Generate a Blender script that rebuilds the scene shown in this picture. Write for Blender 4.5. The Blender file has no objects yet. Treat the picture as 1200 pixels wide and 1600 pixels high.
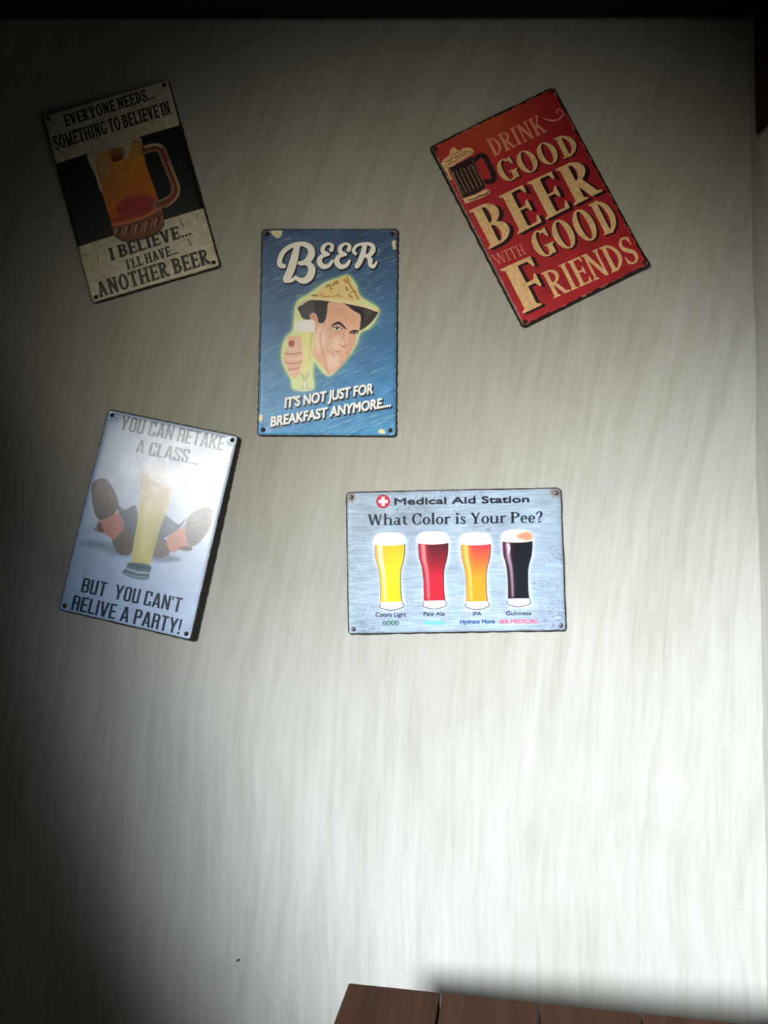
import bpy, bmesh, math
import numpy as np
from mathutils import Matrix, Vector
PI = math.pi
S = bpy.context.scene
COL = S.collection
CZ = 1.40                                     # eye height above the floor; the signed wall is the plane y = 0

# ---------------------------------------------------------------- camera
cam = bpy.data.cameras.new('camera'); co = bpy.data.objects.new('camera', cam); COL.objects.link(co); S.camera = co
cam.sensor_fit = 'VERTICAL'; cam.sensor_height = 24.0; cam.lens = 24.0*1187.02/1600; cam.clip_start = .01
yaw, pitch, roll = 0.02464, 0.06608, -0.01358
Rz = Matrix.Rotation(yaw, 3, 'Z'); Rx = Matrix.Rotation(pitch, 3, 'X'); Ry = Matrix.Rotation(roll, 3, 'Y')
M = Rz@Rx@Ry                                  # columns: right, forward, up
right, fwd, up = M.col[0], M.col[1], M.col[2]
mw = Matrix.Identity(4)
for i in range(3): mw[i][0], mw[i][1], mw[i][2] = right[i], up[i], -fwd[i]
mw.translation = (0, -1.07923, CZ)
co.matrix_world = mw

# ---------------------------------------------------------------- world and light
w = bpy.data.worlds.new('room_gloom'); S.world = w; w.use_nodes = True
w.node_tree.nodes['Background'].inputs[0].default_value = (.62, .90, 1.0, 1)
w.node_tree.nodes['Background'].inputs[1].default_value = .0025
S.view_settings.view_transform = 'Standard'; S.view_settings.look = 'None'
S.view_settings.exposure = 0.12; S.view_settings.gamma = 1.0; S.view_settings.use_curve_mapping = False

# daylight that comes through the door opening behind and to the left of the camera
def spot(name, loc, aim, energy, size, blend, radius, col, sx=1.):
    l = bpy.data.lights.new(name, 'SPOT'); l.energy = energy; l.spot_size = size; l.spot_blend = blend
    l.shadow_soft_size = radius; l.color = col
    o = bpy.data.objects.new(name, l); COL.objects.link(o)
    o.location = loc; d = Vector(aim)-Vector(loc)
    o.rotation_euler = d.to_track_quat('-Z', 'Y').to_euler(); o.scale = (sx, 1, 1)
    return o
DOOR = (-1.10, -2.6, CZ+.62)
spot('door_spot', DOOR, (.691, 0, CZ-1.007), 1150, 2*.4167, 1., .27, (.815, .895, 1.0))
spot('door_spot', DOOR, (.087, 0, CZ+.155), 222, 2*.20, 1., .27, (1., .935, .80))  # warm second spot added at the same place to lift the upper wall

# ---------------------------------------------------------------- helpers
def link(o, parent=None):
    COL.objects.link(o)
    if parent: o.parent = parent
    return o
def mesh_ob(name, bm, mats, parent=None, smooth=False):
    bmesh.ops.recalc_face_normals(bm, faces=bm.faces)
    me = bpy.data.meshes.new(name); bm.to_mesh(me); bm.free()
    for m in (mats if isinstance(mats, (list, tuple)) else [mats]): me.materials.append(m)
    if smooth:
        for p in me.polygons: p.use_smooth = True
    return link(bpy.data.objects.new(name, me), parent)
def tag(o, label, cat, group=None, kind=None):
    o['label'] = label; o['category'] = cat
    if group: o['group'] = group
    if kind: o['kind'] = kind
def struct(o, label=None):
    o['kind'] = 'structure'
    if label: o['label'] = label
    return o
def box(bm, lo, hi, bev=0, mat=0):
    r = bmesh.ops.create_cube(bm, size=1.)
    for v in r['verts']:
        v.co = Vector([lo[i]+(v.co[i]+.5)*(hi[i]-lo[i]) for i in range(3)])
    fs = list({f for v in r['verts'] for f in v.link_faces})
    for f in fs: f.material_index = mat
    if bev:
        es = list({e for v in r['verts'] for e in v.link_edges})
        bmesh.ops.bevel(bm, geom=es, offset=bev, segments=2, affect='EDGES', profile=.5)
    return bm
def empty(name, loc, rot=(0, 0, 0)):
    e = bpy.data.objects.new(name, None); e.empty_display_size = .05
    link(e); e.location = loc; e.rotation_euler = rot
    return e

# ---------------------------------------------------------------- materials
def mat(name):
    m = bpy.data.materials.new(name); m.use_nodes = True; nt = m.node_tree
    return m, nt, nt.nodes['Principled BSDF']
def N(nt, t, **kw):
    n = nt.nodes.new(t)
    for k, v in kw.items():
        if k.startswith('i_'): n.inputs[k[2:].replace('_', ' ')].default_value = v
        else: setattr(n, k, v)
    return n
def ramp(nt, fac, stops):
    r = nt.nodes.new('ShaderNodeValToRGB'); e = r.color_ramp.elements
    while len(e) < len(stops): e.new(.5)
    for k, (p, c) in enumerate(stops): e[k].position = p; e[k].color = (*c, 1)
    nt.links.new(fac, r.inputs[0]); return r.outputs[0]
def coords(nt, scale, rot=(0, 0, 0), kind='Object'):
    tc = nt.nodes.new('ShaderNodeTexCoord'); mp = nt.nodes.new('ShaderNodeMapping')
    mp.inputs['Scale'].default_value = scale; mp.inputs['Rotation'].default_value = rot
    nt.links.new(tc.outputs[kind], mp.inputs[0]); return mp.outputs[0]
def noise(nt, vec, scale, detail=4, rough=.6, dist=0):
    n = nt.nodes.new('ShaderNodeTexNoise'); n.inputs['Scale'].default_value = scale; n.inputs['Detail'].default_value = detail
    n.inputs['Roughness'].default_value = rough; n.inputs['Distortion'].default_value = dist
    nt.links.new(vec, n.inputs['Vector']); return n.outputs['Fac']
def mixc(nt, f, a, b, mode='MIX'):
    n = nt.nodes.new('ShaderNodeMix'); n.data_type = 'RGBA'; n.blend_type = mode
    for s, k in ((f, 0), (a, 6), (b, 7)):
        if isinstance(s, (int, float)): n.inputs[k].default_value = s
        elif isinstance(s, tuple): n.inputs[k].default_value = (*s, 1)
        else: nt.links.new(s, n.inputs[k])
    return n.outputs[2]
def bump(nt, h, strength, dist, b):
    n = nt.nodes.new('ShaderNodeBump'); n.inputs['Strength'].default_value = strength; n.inputs['Distance'].default_value = dist
    nt.links.new(h, n.inputs['Height']); nt.links.new(n.outputs[0], b.inputs['Normal'])

def wall_paint(name, side=False):
    m, nt, b = mat(name)
    # brush strokes: thin streaks that run downwards, lean with height and wander, in two layers
    def streaks(lean, wander, scale, seed, zs):
        p = coords(nt, (1, 1, 1)); sx = nt.nodes.new('ShaderNodeSeparateXYZ'); nt.links.new(p, sx.inputs[0])
        lo = noise(nt, coords(nt, (1, 1, .7)), 2.6+seed, 2, .5)
        def ma(op, a, c, d=None):
            q = nt.nodes.new('ShaderNodeMath'); q.operation = op
            for k, v_ in enumerate((a, c, d)):
                if v_ is None: continue
                if isinstance(v_, (int, float)): q.inputs[k].default_value = v_
                else: nt.links.new(v_, q.inputs[k])
            return q.outputs[0]
        hor = sx.outputs[1 if side else 0]
        x = ma('MULTIPLY_ADD', lo, wander, hor)
        zz = ma('POWER', ma('MAXIMUM', ma('SUBTRACT', sx.outputs[2], .9), 0), 2)
        x = ma('MULTIPLY_ADD', zz, -lean, x)
        cb = nt.nodes.new('ShaderNodeCombineXYZ'); nt.links.new(x, cb.inputs[0]); cb.inputs[1].default_value = seed
        nt.links.new(ma('MULTIPLY', sx.outputs[2], zs), cb.inputs[2])
        return noise(nt, cb.outputs[0], scale, 6, .68, .1)
    f1 = streaks(.10, .05, 130, 0., .05); f2 = streaks(.20, .09, 46, 1.3, .055)
    f3 = noise(nt, coords(nt, (1, 1, .45), (0, .35, 0)), 7, 4, .6, 1.0); f4 = noise(nt, coords(nt, (1, 1, 1)), 780, 2, .8)
    c = ramp(nt, f1, [(.30, (.350, .338, .288)), (.5, (.415, .402, .350)), (.72, (.470, .460, .412))])
    c2 = ramp(nt, f2, [(.34, (.335, .323, .275)), (.5, (.418, .405, .352)), (.66, (.480, .470, .425))])
    c = mixc(nt, .42, c, c2)
    c3 = ramp(nt, f3, [(.32, (.90, .892, .87)), (.5, (1, 1, 1)), (.72, (1.05, 1.05, 1.06))])
    c = mixc(nt, .7, c, c3, 'MULTIPLY')
    c4 = ramp(nt, f4, [(.3, (.74, .74, .74)), (.7, (1.22, 1.22, 1.22))])
    c = mixc(nt, .7, c, c4, 'MULTIPLY')
    nt.links.new(c, b.inputs['Base Color'])
    b.inputs['Roughness'].default_value = .75; b.inputs['Specular IOR Level'].default_value = .25
    bump(nt, f1, .3, .0012, b)
    return m
def wood(name, dark, mid, light, scale=1., along='Y', rough=.5):
    m, nt, b = mat(name); b.inputs['Specular IOR Level'].default_value = .12
    s = {'X': (.06, 1, 1), 'Y': (1, .06, 1), 'Z': (1, 1, .06)}[along]
    oi = nt.nodes.new('ShaderNodeObjectInfo')
    tc = nt.nodes.new('ShaderNodeTexCoord'); va = nt.nodes.new('ShaderNodeVectorMath'); va.operation = 'ADD'
    ms = nt.nodes.new('ShaderNodeVectorMath'); ms.operation = 'SCALE'; ms.inputs[0].default_value = (3.1, 7.3, 5.7)
    nt.links.new(oi.outputs['Random'], ms.inputs[3]); nt.links.new(tc.outputs['Object'], va.inputs[0]); nt.links.new(ms.outputs[0], va.inputs[1])
    mp = nt.nodes.new('ShaderNodeMapping'); mp.inputs['Scale'].default_value = s; nt.links.new(va.outputs[0], mp.inputs[0])
    f = noise(nt, mp.outputs[0], 60*scale, 6, .65, .8); g = noise(nt, mp.outputs[0], 9*scale, 3, .6, 1.5)
    c = mixc(nt, .5, ramp(nt, f, [(.3, dark), (.5, mid), (.72, light)]), ramp(nt, g, [(.3, dark), (.55, mid), (.75, light)]))
    nt.links.new(c, b.inputs['Base Color']); b.inputs['Roughness'].default_value = rough
    bump(nt, f, .3, .0008, b)
    return m
def plain(name, col, rough=.5, metal=0., var=.25, scale=120):
    m, nt, b = mat(name)
    f = noise(nt, coords(nt, (1, 1, 1)), scale, 4)
    nt.links.new(ramp(nt, f, [(.3, tuple(x*(1-var) for x in col)), (.7, tuple(x*(1+var) for x in col))]), b.inputs['Base Color'])
    b.inputs['Roughness'].default_value = rough; b.inputs['Metallic'].default_value = metal
    return m
M_WALL = wall_paint('brushed_wall_paint'); M_SIDE = wall_paint('brushed_side_wall_paint', True)
M_CEIL = wood('dark_ceiling_boards', (.010, .009, .008), (.016, .014, .012), (.026, .022, .018), 1, 'X', .6)
M_PANEL = wood('red_brown_wood', (.014, .0045, .0024), (.026, .009, .0045), (.045, .016, .008), 1, 'Z', .5)
M_BLOCKER = wood('black_brown_wood', (.012, .008, .006), (.02, .014, .01), (.032, .022, .016), 1, 'X', .6)
M_TABLE = wood('brown_table_wood', (.024, .008, .0035), (.048, .018, .008), (.08, .034, .016), 1, 'Y', .62)
M_FLOOR = wood('dark_floor_boards', (.018, .012, .008), (.03, .02, .014), (.05, .034, .024), 1, 'Y', .5)
# ---------------------------------------------------------------- print painter (numpy): flat prints of the tin signs
RNG = np.random.RandomState(7)

def homography(src, dst):
    A = []
    for (x, y), (u, v) in zip(src, dst):
        A.append([x, y, 1, 0, 0, 0, -u*x, -u*y, -u]); A.append([0, 0, 0, x, y, 1, -v*x, -v*y, -v])
    return np.linalg.svd(np.array(A, float))[2][-1].reshape(3, 3)

def blur(a, s):
    """separable gaussian"""
    if s < .3: return a
    r = int(s*3)+1
    k = np.exp(-.5*(np.arange(-r, r+1)/s)**2); k /= k.sum()
    for ax in (0, 1):
        n = a.shape[ax]
        L = n+2*r
        pad = [(0, 0)]*a.ndim; pad[ax] = (r, r)
        p = np.pad(a, pad, mode='edge')
        sh = [1]*a.ndim; sh[ax] = -1
        F = np.fft.rfft(p, axis=ax)*np.fft.rfft(np.concatenate([k, np.zeros(L-len(k))])).reshape(sh)
        p = np.fft.irfft(F, n=L, axis=ax)
        sl = [slice(None)]*a.ndim; sl[ax] = slice(2*r, 2*r+n)
        a = p[tuple(sl)]
    return a.astype(np.float32)

def dilate(m, r):
    ry = np.flatnonzero(m.any(1)); rx = np.flatnonzero(m.any(0))
    if not len(ry): return m
    g = int(r)+2; w = (slice(max(ry[0]-g, 0), ry[-1]+g+1), slice(max(rx[0]-g, 0), rx[-1]+g+1))
    c = m[w]; o = c.copy(); n = int(math.ceil(r))
    for dy in range(-n, n+1):
        for dx in range(-n, n+1):
            if dx*dx+dy*dy <= r*r+.5 and (dx or dy): o |= np.roll(c, (dy, dx), (0, 1))
    m = m.copy(); m[w] = o
    return m

def grid_noise(h, w, cy, cx, rng):
    """smooth value noise with cells of cy x cx pixels, 0..1"""
    ny, nx = int(h/cy)+3, int(w/cx)+3
    g = rng.rand(ny, nx).astype(np.float32)
    y = np.arange(h)/cy; x = np.arange(w)/cx
    iy, ix = y.astype(int), x.astype(int); fy, fx = y-iy, x-ix
    fy = fy*fy*(3-2*fy); fx = fx*fx*(3-2*fx)
    r = g[:, ix]*(1-fx)+g[:, ix+1]*fx
    return r[iy]*(1-fy)[:, None]+r[iy+1]*fy[:, None]

def fractal(h, w, cy, cx, rng, n=4):
    s, a, t = 0, 1., 0
    for k in range(n):
        s = s+a*grid_noise(h, w, max(cy/2**k, 1), max(cx/2**k, 1), rng); t += a; a *= .6
    return s/t

def lin_col(c): return np.array(c, np.float32)/255.

class Print:
    """a flat picture painted in the pixel grid of one sign; all drawing points go through a homography"""
    def __init__(s, wmm, hmm, corners, res=6, seed=1):
        s.W, s.H, s.r = int(wmm*res), int(hmm*res), res
        s.img = np.zeros((s.H, s.W, 3), np.float32)
        s.Hm = homography(corners, [(0, 0), (s.W, 0), (s.W, s.H), (0, s.H)])
        s.rng = np.random.RandomState(seed)
        s.Y, s.X = np.mgrid[0:s.H, 0:s.W].astype(np.float32)
        s.up = np.array(corners[0], float)-np.array(corners[3], float); s.up /= np.linalg.norm(s.up)
        s.space = (0, 0, 1.)
    def sp(s, x0, y0, k): s.space = (x0, y0, k)      # drawing points are in a magnified crop
    def P(s, pts):
        p = np.atleast_2d(np.array(pts, float)); x0, y0, k = s.space
        p = np.column_stack([x0+p[:, 0]/k, y0+p[:, 1]/k, np.ones(len(p))])@s.Hm.T
        return p[:, :2]/p[:, 2:]
    def raw_fill(s, m, q):
        x0, y0 = np.floor(q.min(0)).astype(int)-1; x1, y1 = np.ceil(q.max(0)).astype(int)+2
        x0, y0, x1, y1 = max(x0, 0), max(y0, 0), min(x1, s.W), min(y1, s.H)
        if x1 <= x0 or y1 <= y0: return
        X = np.arange(x0, x1)[None, :]; Y = np.arange(y0, y1)[:, None]+.003
        ins = np.zeros((y1-y0, x1-x0), bool)
        for a, b in zip(q, np.roll(q, -1, 0)):
            if a[1] == b[1]: continue
            xi = a[0]+(Y-a[1])*(b[0]-a[0])/(b[1]-a[1])
            ins ^= ((a[1] > Y) != (b[1] > Y)) & (X < xi)
        m[y0:y1, x0:x1] |= ins
    def mask(s, polys, canvas=False):
        m = np.zeros((s.H, s.W), bool)
        for q in polys: s.raw_fill(m, np.array(q, float) if canvas else s.P(q))
        return m
    def paint(s, m, col, a=1., soft=0):
        ry = np.flatnonzero(m.any(1)); rx = np.flatnonzero(m.any(0))
        if not len(ry): return
        g = int(soft*3)+2
        w = (slice(max(ry[0]-g, 0), ry[-1]+g+1), slice(max(rx[0]-g, 0), rx[-1]+g+1))
        m = m[w].astype(np.float32)
        if soft > .9: m = blur(m, soft)
        m = (m*(a if np.ndim(a) == 0 else a[w]))[..., None]
        col = lin_col(col) if np.ndim(col) == 1 else col[w]
        s.img[w] = s.img[w]*(1-m)+col*m
    def poly(s, pts, col, a=1., soft=0): s.paint(s.mask([pts]), col, a, soft)
    def curve(s, pts, n=8, closed=True): return spline(pts, n, closed)
    def blob(s, pts, col, a=1., soft=0): s.paint(s.mask([spline(pts, 8, True)]), col, a, soft)
    def line(s, pts, w, col, a=1., soft=0, smooth=True):
        s.paint(s.mask([stroke_poly(spline(pts, 8, False) if smooth else pts, w)]), col, a, soft)
    def disc(s, c, rx, ry, col, a=1., soft=0, rot=0):
        t = np.linspace(0, 2*PI, 40, endpoint=False); cr, sr = math.cos(rot), math.sin(rot)
        x, y = rx*np.cos(t), ry*np.sin(t)
        s.poly(np.column_stack([c[0]+x*cr-y*sr, c[1]+x*sr+y*cr]), col, a, soft)
    def text_mask(s, polys, w, b0, b1, h0, h1=None, shear=0., grow=0):
        """glyph polygons (unit cap height, width w) laid on the baseline b0-b1 with cap height h0..h1 in crop pixels"""
        h1 = h1 or h0; b0 = np.array(b0, float); b1 = np.array(b1, float)
        d = (b1-b0)/np.linalg.norm(b1-b0)
        u = s.up+d*shear
        out = []
        for q in polys:
            q = np.array(q, float); t = (q[:, 0]/w)[:, None]
            out.append(b0+(b1-b0)*t+u*((h0+(h1-h0)*t)*q[:, 1:2]))
        m = s.mask(out)
        if grow: m = dilate(m, grow)
        return m
    def edge_distance(s):
        return np.minimum(np.minimum(s.X, s.W-1-s.X), np.minimum(s.Y, s.H-1-s.Y))/s.r   # mm
    def wear(s, rust, chip, width=1.6, chipw=2.2, amt=.5, cell=6):
        d = s.edge_distance(); n = fractal(s.H, s.W, cell*s.r, cell*s.r, s.rng, 5); n2 = fractal(s.H, s.W, 3*s.r, 3*s.r, s.rng, 4)
        if chip is not None: s.paint(d < width+chipw*np.clip((n2-amt)*7, 0, 1.6), chip, .9, 1.5)
        s.paint(d < width*(.25+1.5*n), rust, 1, 1.5)
    def out(s, name):
        a = blur(s.img, 1.)
        a = a[0::2, 0::2]*.25+a[1::2, 0::2]*.25+a[0::2, 1::2]*.25+a[1::2, 1::2]*.25
        a = np.clip(a, 0, 1)[::-1]
        im = bpy.data.images.new(name, a.shape[1], a.shape[0], alpha=False)
        px = np.ones((a.shape[0], a.shape[1], 4), np.float32); px[..., :3] = a
        im.pixels.foreach_set(px.ravel()); im.update(); im.pack()
        return im

def spline(pts, n=8, closed=True):
    p = np.array(pts, float); m = len(p); out = []
    for i in range(m if closed else m-1):
        if closed: a, b, c, d = p[(i-1) % m], p[i], p[(i+1) % m], p[(i+2) % m]
        else: a, b, c, d = p[max(i-1, 0)], p[i], p[i+1], p[min(i+2, m-1)]
        for k in range(n):
            t = k/n
            out.append(.5*((2*b)+(-a+c)*t+(2*a-5*b+4*c-d)*t*t+(-a+3*b-3*c+d)*t**3))
    if not closed: out.append(p[-1])
    return np.array(out)

def stroke_poly(pts, w):
    """polygon round a polyline; w is a number or a list of widths spread along it"""
    p = np.array(pts, float); n = len(p)
    ww = np.full(n, w, float) if np.ndim(w) == 0 else np.interp(np.linspace(0, 1, n), np.linspace(0, 1, len(w)), w)
    d = np.gradient(p, axis=0); d /= np.linalg.norm(d, axis=1)[:, None]+1e-9
    nn = np.column_stack([-d[:, 1], d[:, 0]])*ww[:, None]/2
    def cap(c, a, r):
        t = a+np.linspace(0, PI, 7)[1:-1]; return np.column_stack([c[0]+r*np.cos(t), c[1]+r*np.sin(t)])
    a1 = math.atan2(-nn[-1, 1], -nn[-1, 0]); a0 = math.atan2(nn[0, 1], nn[0, 0])
    return np.vstack([p-nn, cap(p[-1], a1, ww[-1]/2)[:] if True else [], (p+nn)[::-1], cap(p[0], a0, ww[0]/2)])

# strokes that cross themselves are cut into short convex pieces so that the union has no holes
def stroke_pieces(pts, w, n=8):
    p = spline(pts, n, False); m = len(p)
    ww = np.full(m, w, float) if np.ndim(w) == 0 else np.interp(np.linspace(0, 1, m), np.linspace(0, 1, len(w)), w)
    out = []; t = np.linspace(0, 2*PI, 14, endpoint=False)
    for i in range(m):
        out.append(np.column_stack([p[i, 0]+ww[i]/2*np.cos(t), p[i, 1]+ww[i]/2*np.sin(t)]))
        if i:
            d = p[i]-p[i-1]; d = np.array([-d[1], d[0]])/(np.linalg.norm(d)+1e-9)
            out.append(np.array([p[i-1]+d*ww[i-1]/2, p[i]+d*ww[i]/2, p[i]-d*ww[i]/2, p[i-1]-d*ww[i-1]/2]))
    return out

# ---- serif alphabet drawn from bars, rings and strokes (cap height 1)
def serif_text(txt, T=.2, t=.07, sh=.07, st=.06, gap=.09, space=.28):
    out = []; x = 0.
    def bar(x0, y0, x1, y1, w): return [(x0-w/2, y0), (x0+w/2, y0), (x1+w/2, y1), (x1-w/2, y1)]
    def rect(x0, y0, x1, y1): return [(x0, y0), (x1, y0), (x1, y1), (x0, y1)]
    def ring(cx, cy, rx, ry, tx, ty, a0=0, a1=360):
        a = np.radians(np.linspace(a0, a1, 33))
        o = [(cx+rx*math.cos(k), cy+ry*math.sin(k)) for k in a]
        i = [(cx+(rx-tx)*math.cos(k), cy+(ry-ty)*math.sin(k)) for k in a[::-1]]
        return o+i
    def foot(cx, w, y=0, up=1):      # a bracketed serif on a stem
        h = st
        return [(cx-w/2-sh, y), (cx+w/2+sh, y), (cx+w/2+sh, y+up*h*.8), (cx+w/2, y+up*h*1.6), (cx-w/2, y+up*h*1.6), (cx-w/2-sh, y+up*h*.8)]
    def stem(cx, w=None, y0=0, y1=1, top=True, bot=True):
        w = w or T
        r = [rect(cx-w/2, y0, cx+w/2, y1)]
        if bot: r.append(foot(cx, w, y0, 1))
        if top: r.append(foot(cx, w, y1, -1))
        return r
    for ch in txt:
        g = []; s0 = sh+T/2
        if ch == ' ': x += space; continue
        if ch == 'I': w = T+2*sh; g = stem(w/2)
        elif ch in 'EFL':
            w = T+sh+.3; g = stem(s0); R = w
            def arm(y, d, R=R): return [rect(s0, y, R, y+t*d) if d > 0 else rect(s0, y+t*d, R, y), [(R, y), (R-.1, y+d*t), (R-.035, y+d*(t+.14)), (R, y+d*(t+.14))]]
            if ch in 'EF': g += arm(1, -1)
            if ch in 'EL': g += arm(0, 1)
            if ch in 'EF': g += [rect(s0, .5-t/2, R-.1, .5+t/2), [(R-.06, .36), (R-.06, .64), (R-.1, .64), (R-.17, .5), (R-.1, .36)]]
        elif ch == 'D': w = .62; g = stem(s0)+[ring(s0, .5, w-s0, .5, T, t*1.1, -90, 90), rect(s0, 0, s0+.02, t), rect(s0, 1-t, s0+.02, 1)]
        elif ch in 'BPR':
            w = .6; g = stem(s0)
            lo = .47
            g += [ring(s0+.1, (1+lo)/2, w-s0-.13 if ch != 'P' else w-s0-.1, (1-lo)/2, T*.95, t, -90, 90), rect(s0, 1-t, s0+.1, 1), rect(s0, lo, s0+.1, lo+t)]
            if ch == 'B': g += [ring(s0+.1, (lo+t)/2, w-s0-.1, (lo+t)/2, T, t, -90, 90), rect(s0, 0, s0+.1, t)]
            if ch == 'R': w = .66; g += [bar(s0+.14, lo+.02, w-.13, 0, T), [(w-.2, 0), (w+.02, 0), (w+.02, t*.9), (w-.06, t*1.3)]]
        elif ch == 'K': w = .66; g = stem(s0)+[bar(s0+.08, .38, w-.12, 1, t*1.3), bar(s0+.18, .55, w-.12, 0, T), foot(w-.12, t, 1, -1), foot(w-.12, T*.9, 0, 1)]
        elif ch in 'OQ': w = .66; g = [ring(w/2, .5, w/2, .52, T, t)]
        elif ch in 'CG':
            w = .64; g = [ring(w/2, .5, w/2, .52, T, t, 48, 312), [(w/2+.18, .99), (w-.03, 1.0), (w-.03, .66), (w-.07, .66), (w-.16, .82)]]
            if ch == 'G': g += [rect(w-.04-T, 0.03, w-.04, .42), foot(w-.04-T/2, T, .42, -1), ring(w/2, .5, w/2, .52, T, t, 290, 325)]
            else: g += [[(w/2+.16, .02), (w-.02, .16), (w-.02, .3), (w-.06, .3), (w-.14, .16)]]
        elif ch == 'H': w = 2*(T+sh*2)+.12; g = stem(s0)+stem(w-s0)+[rect(s0, .5-t/2, w-s0, .5+t/2)]
        elif ch == 'T': w = .58; g = stem(w/2, top=False)+[rect(0, 1-t, w, 1), [(0, 1), (0, .76), (.04, .76), (.12, 1-t)], [(w, 1), (w, .76), (w-.04, .76), (w-.12, 1-t)]]
        elif ch == 'N': w = .68; g = stem(sh+t*.7, t*1.3)+[bar(sh+T*.4, 1, w-sh-T*.35, 0, T)]+stem(w-sh-t*.7, t*1.3, bot=False)
        elif ch == 'M': w = .8; g = stem(sh+t*.6, t*1.3)+stem(w-s0)+[bar(sh+T*.4, 1, w*.47, 0, T), bar(w*.47, 0, w-s0, 1, t)]
        elif ch in 'VAWY':
            if ch == 'V': w = .66; g = [bar(T*.6, 1, w/2, 0, T), bar(w-t-.04, 1, w/2+.03, 0, t*1.2), foot(T*.6, T*.8, 1, -1), foot(w-t-.04, t, 1, -1)]
            if ch == 'A': w = .68; g = [bar(w-T*.62, 0, w/2, 1, T), bar(t+.04, 0, w/2-.03, 1, t*1.2), foot(w-T*.62, T*.8, 0, 1), foot(t+.04, t, 0, 1), rect(.16, .3, w-.2, .3+t)]
            if ch == 'W': w = .96; g = [bar(T*.6, 1, w*.3, 0, T), bar(w*.5, 1, w*.32, 0, t), bar(w*.5, 1, w*.72, 0, T), bar(w-t-.04, 1, w*.74, 0, t), foot(T*.6, T*.8, 1, -1), foot(w-t-.04, t, 1, -1), foot(w*.5, T*.7, 1, -1)]
            if ch == 'Y': w = .66; g = [bar(T*.6, 1, w/2, .45, T), bar(w-t-.04, 1, w/2+.03, .42, t*1.2), rect(w/2-T/2, 0, w/2+T/2, .5), foot(w/2, T, 0, 1), foot(T*.6, T*.8, 1, -1), foot(w-t-.04, t, 1, -1)]
        elif ch == 'S':
            w = .52; g = stroke_pieces([(w-.08, .8), (w*.7, .96), (w*.36, .95), (.1, .8), (.13, .62), (w*.5, .5), (w-.1, .36), (w-.1, .17), (w*.62, .035), (w*.3, .04), (.06, .2)], [t, t, t*1.1, T*.8, T, T*1.05, T, T*.8, t*1.1, t, t], 5)
            g += [rect(w-.09, .66, w-.045, .97), rect(.03, .03, .075, .34)]
        elif ch == '.': w = T*.9; g = [ring(w/2, w/2, w/2, w/2, w/2, w/2)]
        elif ch == "'": w = T*.7; g = [[(0, 1), (w, 1), (w*.7, .68), (w*.3, .68)]]
        elif ch == 'o': w = .5; g = [ring(w/2, .33, w/2, .35, T*.85, t)]
        elif ch == 'e': w = .46; g = [ring(w/2, .33, w/2, .35, T*.85, t, 0, 318), rect(.08, .33, w-.02, .33+t)]
        elif ch == 'l': w = T+sh*2; g = stem(w/2, T*.9, 0, 1.06, top=False)+[[(0, 1.06), (w/2, 1.06), (w/2, .99)]]
        elif ch == 'i': w = T+sh*2; g = stem(w/2, T*.9, 0, .66, top=False)+[[(0, .66), (w/2, .68), (w/2, .6)], ring(w/2, .9, T*.55, T*.55, T*.55, T*.55)]
        elif ch in 'hn':
            w = .6; y1 = 1.06 if ch == 'h' else .66; a = sh+T*.45; b = w-sh-T*.45
            g = stem(a, T*.9, 0, y1, top=False)+stem(b, T*.9, 0, .46, top=False)+[[(0, y1), (a, y1), (a, y1-.07)], ring((a+b)/2+.02, .42, (b-a)/2+T*.43, .26, T*.85, t*1.2, 0, 150)]
        elif ch == 'r': w = .42; a = sh+T*.45; g = stem(a, T*.9, 0, .66, top=False)+[[(0, .66), (a, .68), (a, .6)], stroke_poly(spline([(a, .45), (a+.1, .6), (w-.06, .62)], 5, False), [t, t*1.4, T*.8])]
        elif ch == 'u': w = .6; a = sh+T*.3; b = w-sh-T*.45; g = [rect(a-T*.45, .18, a+T*.45, .66), rect(b-T*.45, 0, b+T*.45, .66), rect(b, 0, w, st), ring((a+b)/2-.02, .22, (b-a)/2+T*.43, .24, T*.85, t*1.3, 180, 330), rect(0, .66-st, a, .66), rect(b-.15, .66-st, b, .66)]
        elif ch == 't': w = .36; a = .16; g = [rect(a-T*.45, .12, a+T*.45, .8), rect(0, .6, w, .66), stroke_poly(spline([(a, .16), (a+.08, .04), (w, .08)], 5, False), [T*.8, t*1.5, t])]
        elif ch == 'a': w = .5; g = [rect(w-.07-T*.9, .08, w-.07, .46), ring(w-.07-T*.45-.12, .46, .12+T*.45, .22, T*.85, t*1.2, 0, 150), ring(.2, .19, .2, .2, T*.8, t), rect(w-.1, 0, w, st*1.3), rect(w-.07-T*.9, 0, w-.05, .14)]
        elif ch == 's': w = .4; g = stroke_pieces([(w-.06, .54), (w*.5, .65), (.1, .54), (.14, .42), (w*.5, .34), (w-.1, .23), (w-.1, .1), (w*.5, .01), (.05, .12)], [t, t, T*.6, T*.8, T*.8, T*.8, T*.6, t, t], 5)
        elif ch == '?': w = .44; g = stroke_pieces([(.05, .8), (.12, .96), (.3, .97), (w-.08, .8), (w-.12, .6), (w*.5, .45), (w*.5, .28)], [T*.7, t, t*1.4, T, T*.8, t*1.3, t], 6)+[ring(w/2, .08, .08, .08, .08, .08)]
        else: w = .3
        for q in g: out.append([(a+x, b) for a, b in q])
        x += w+gap
    return out, x-gap

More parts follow.
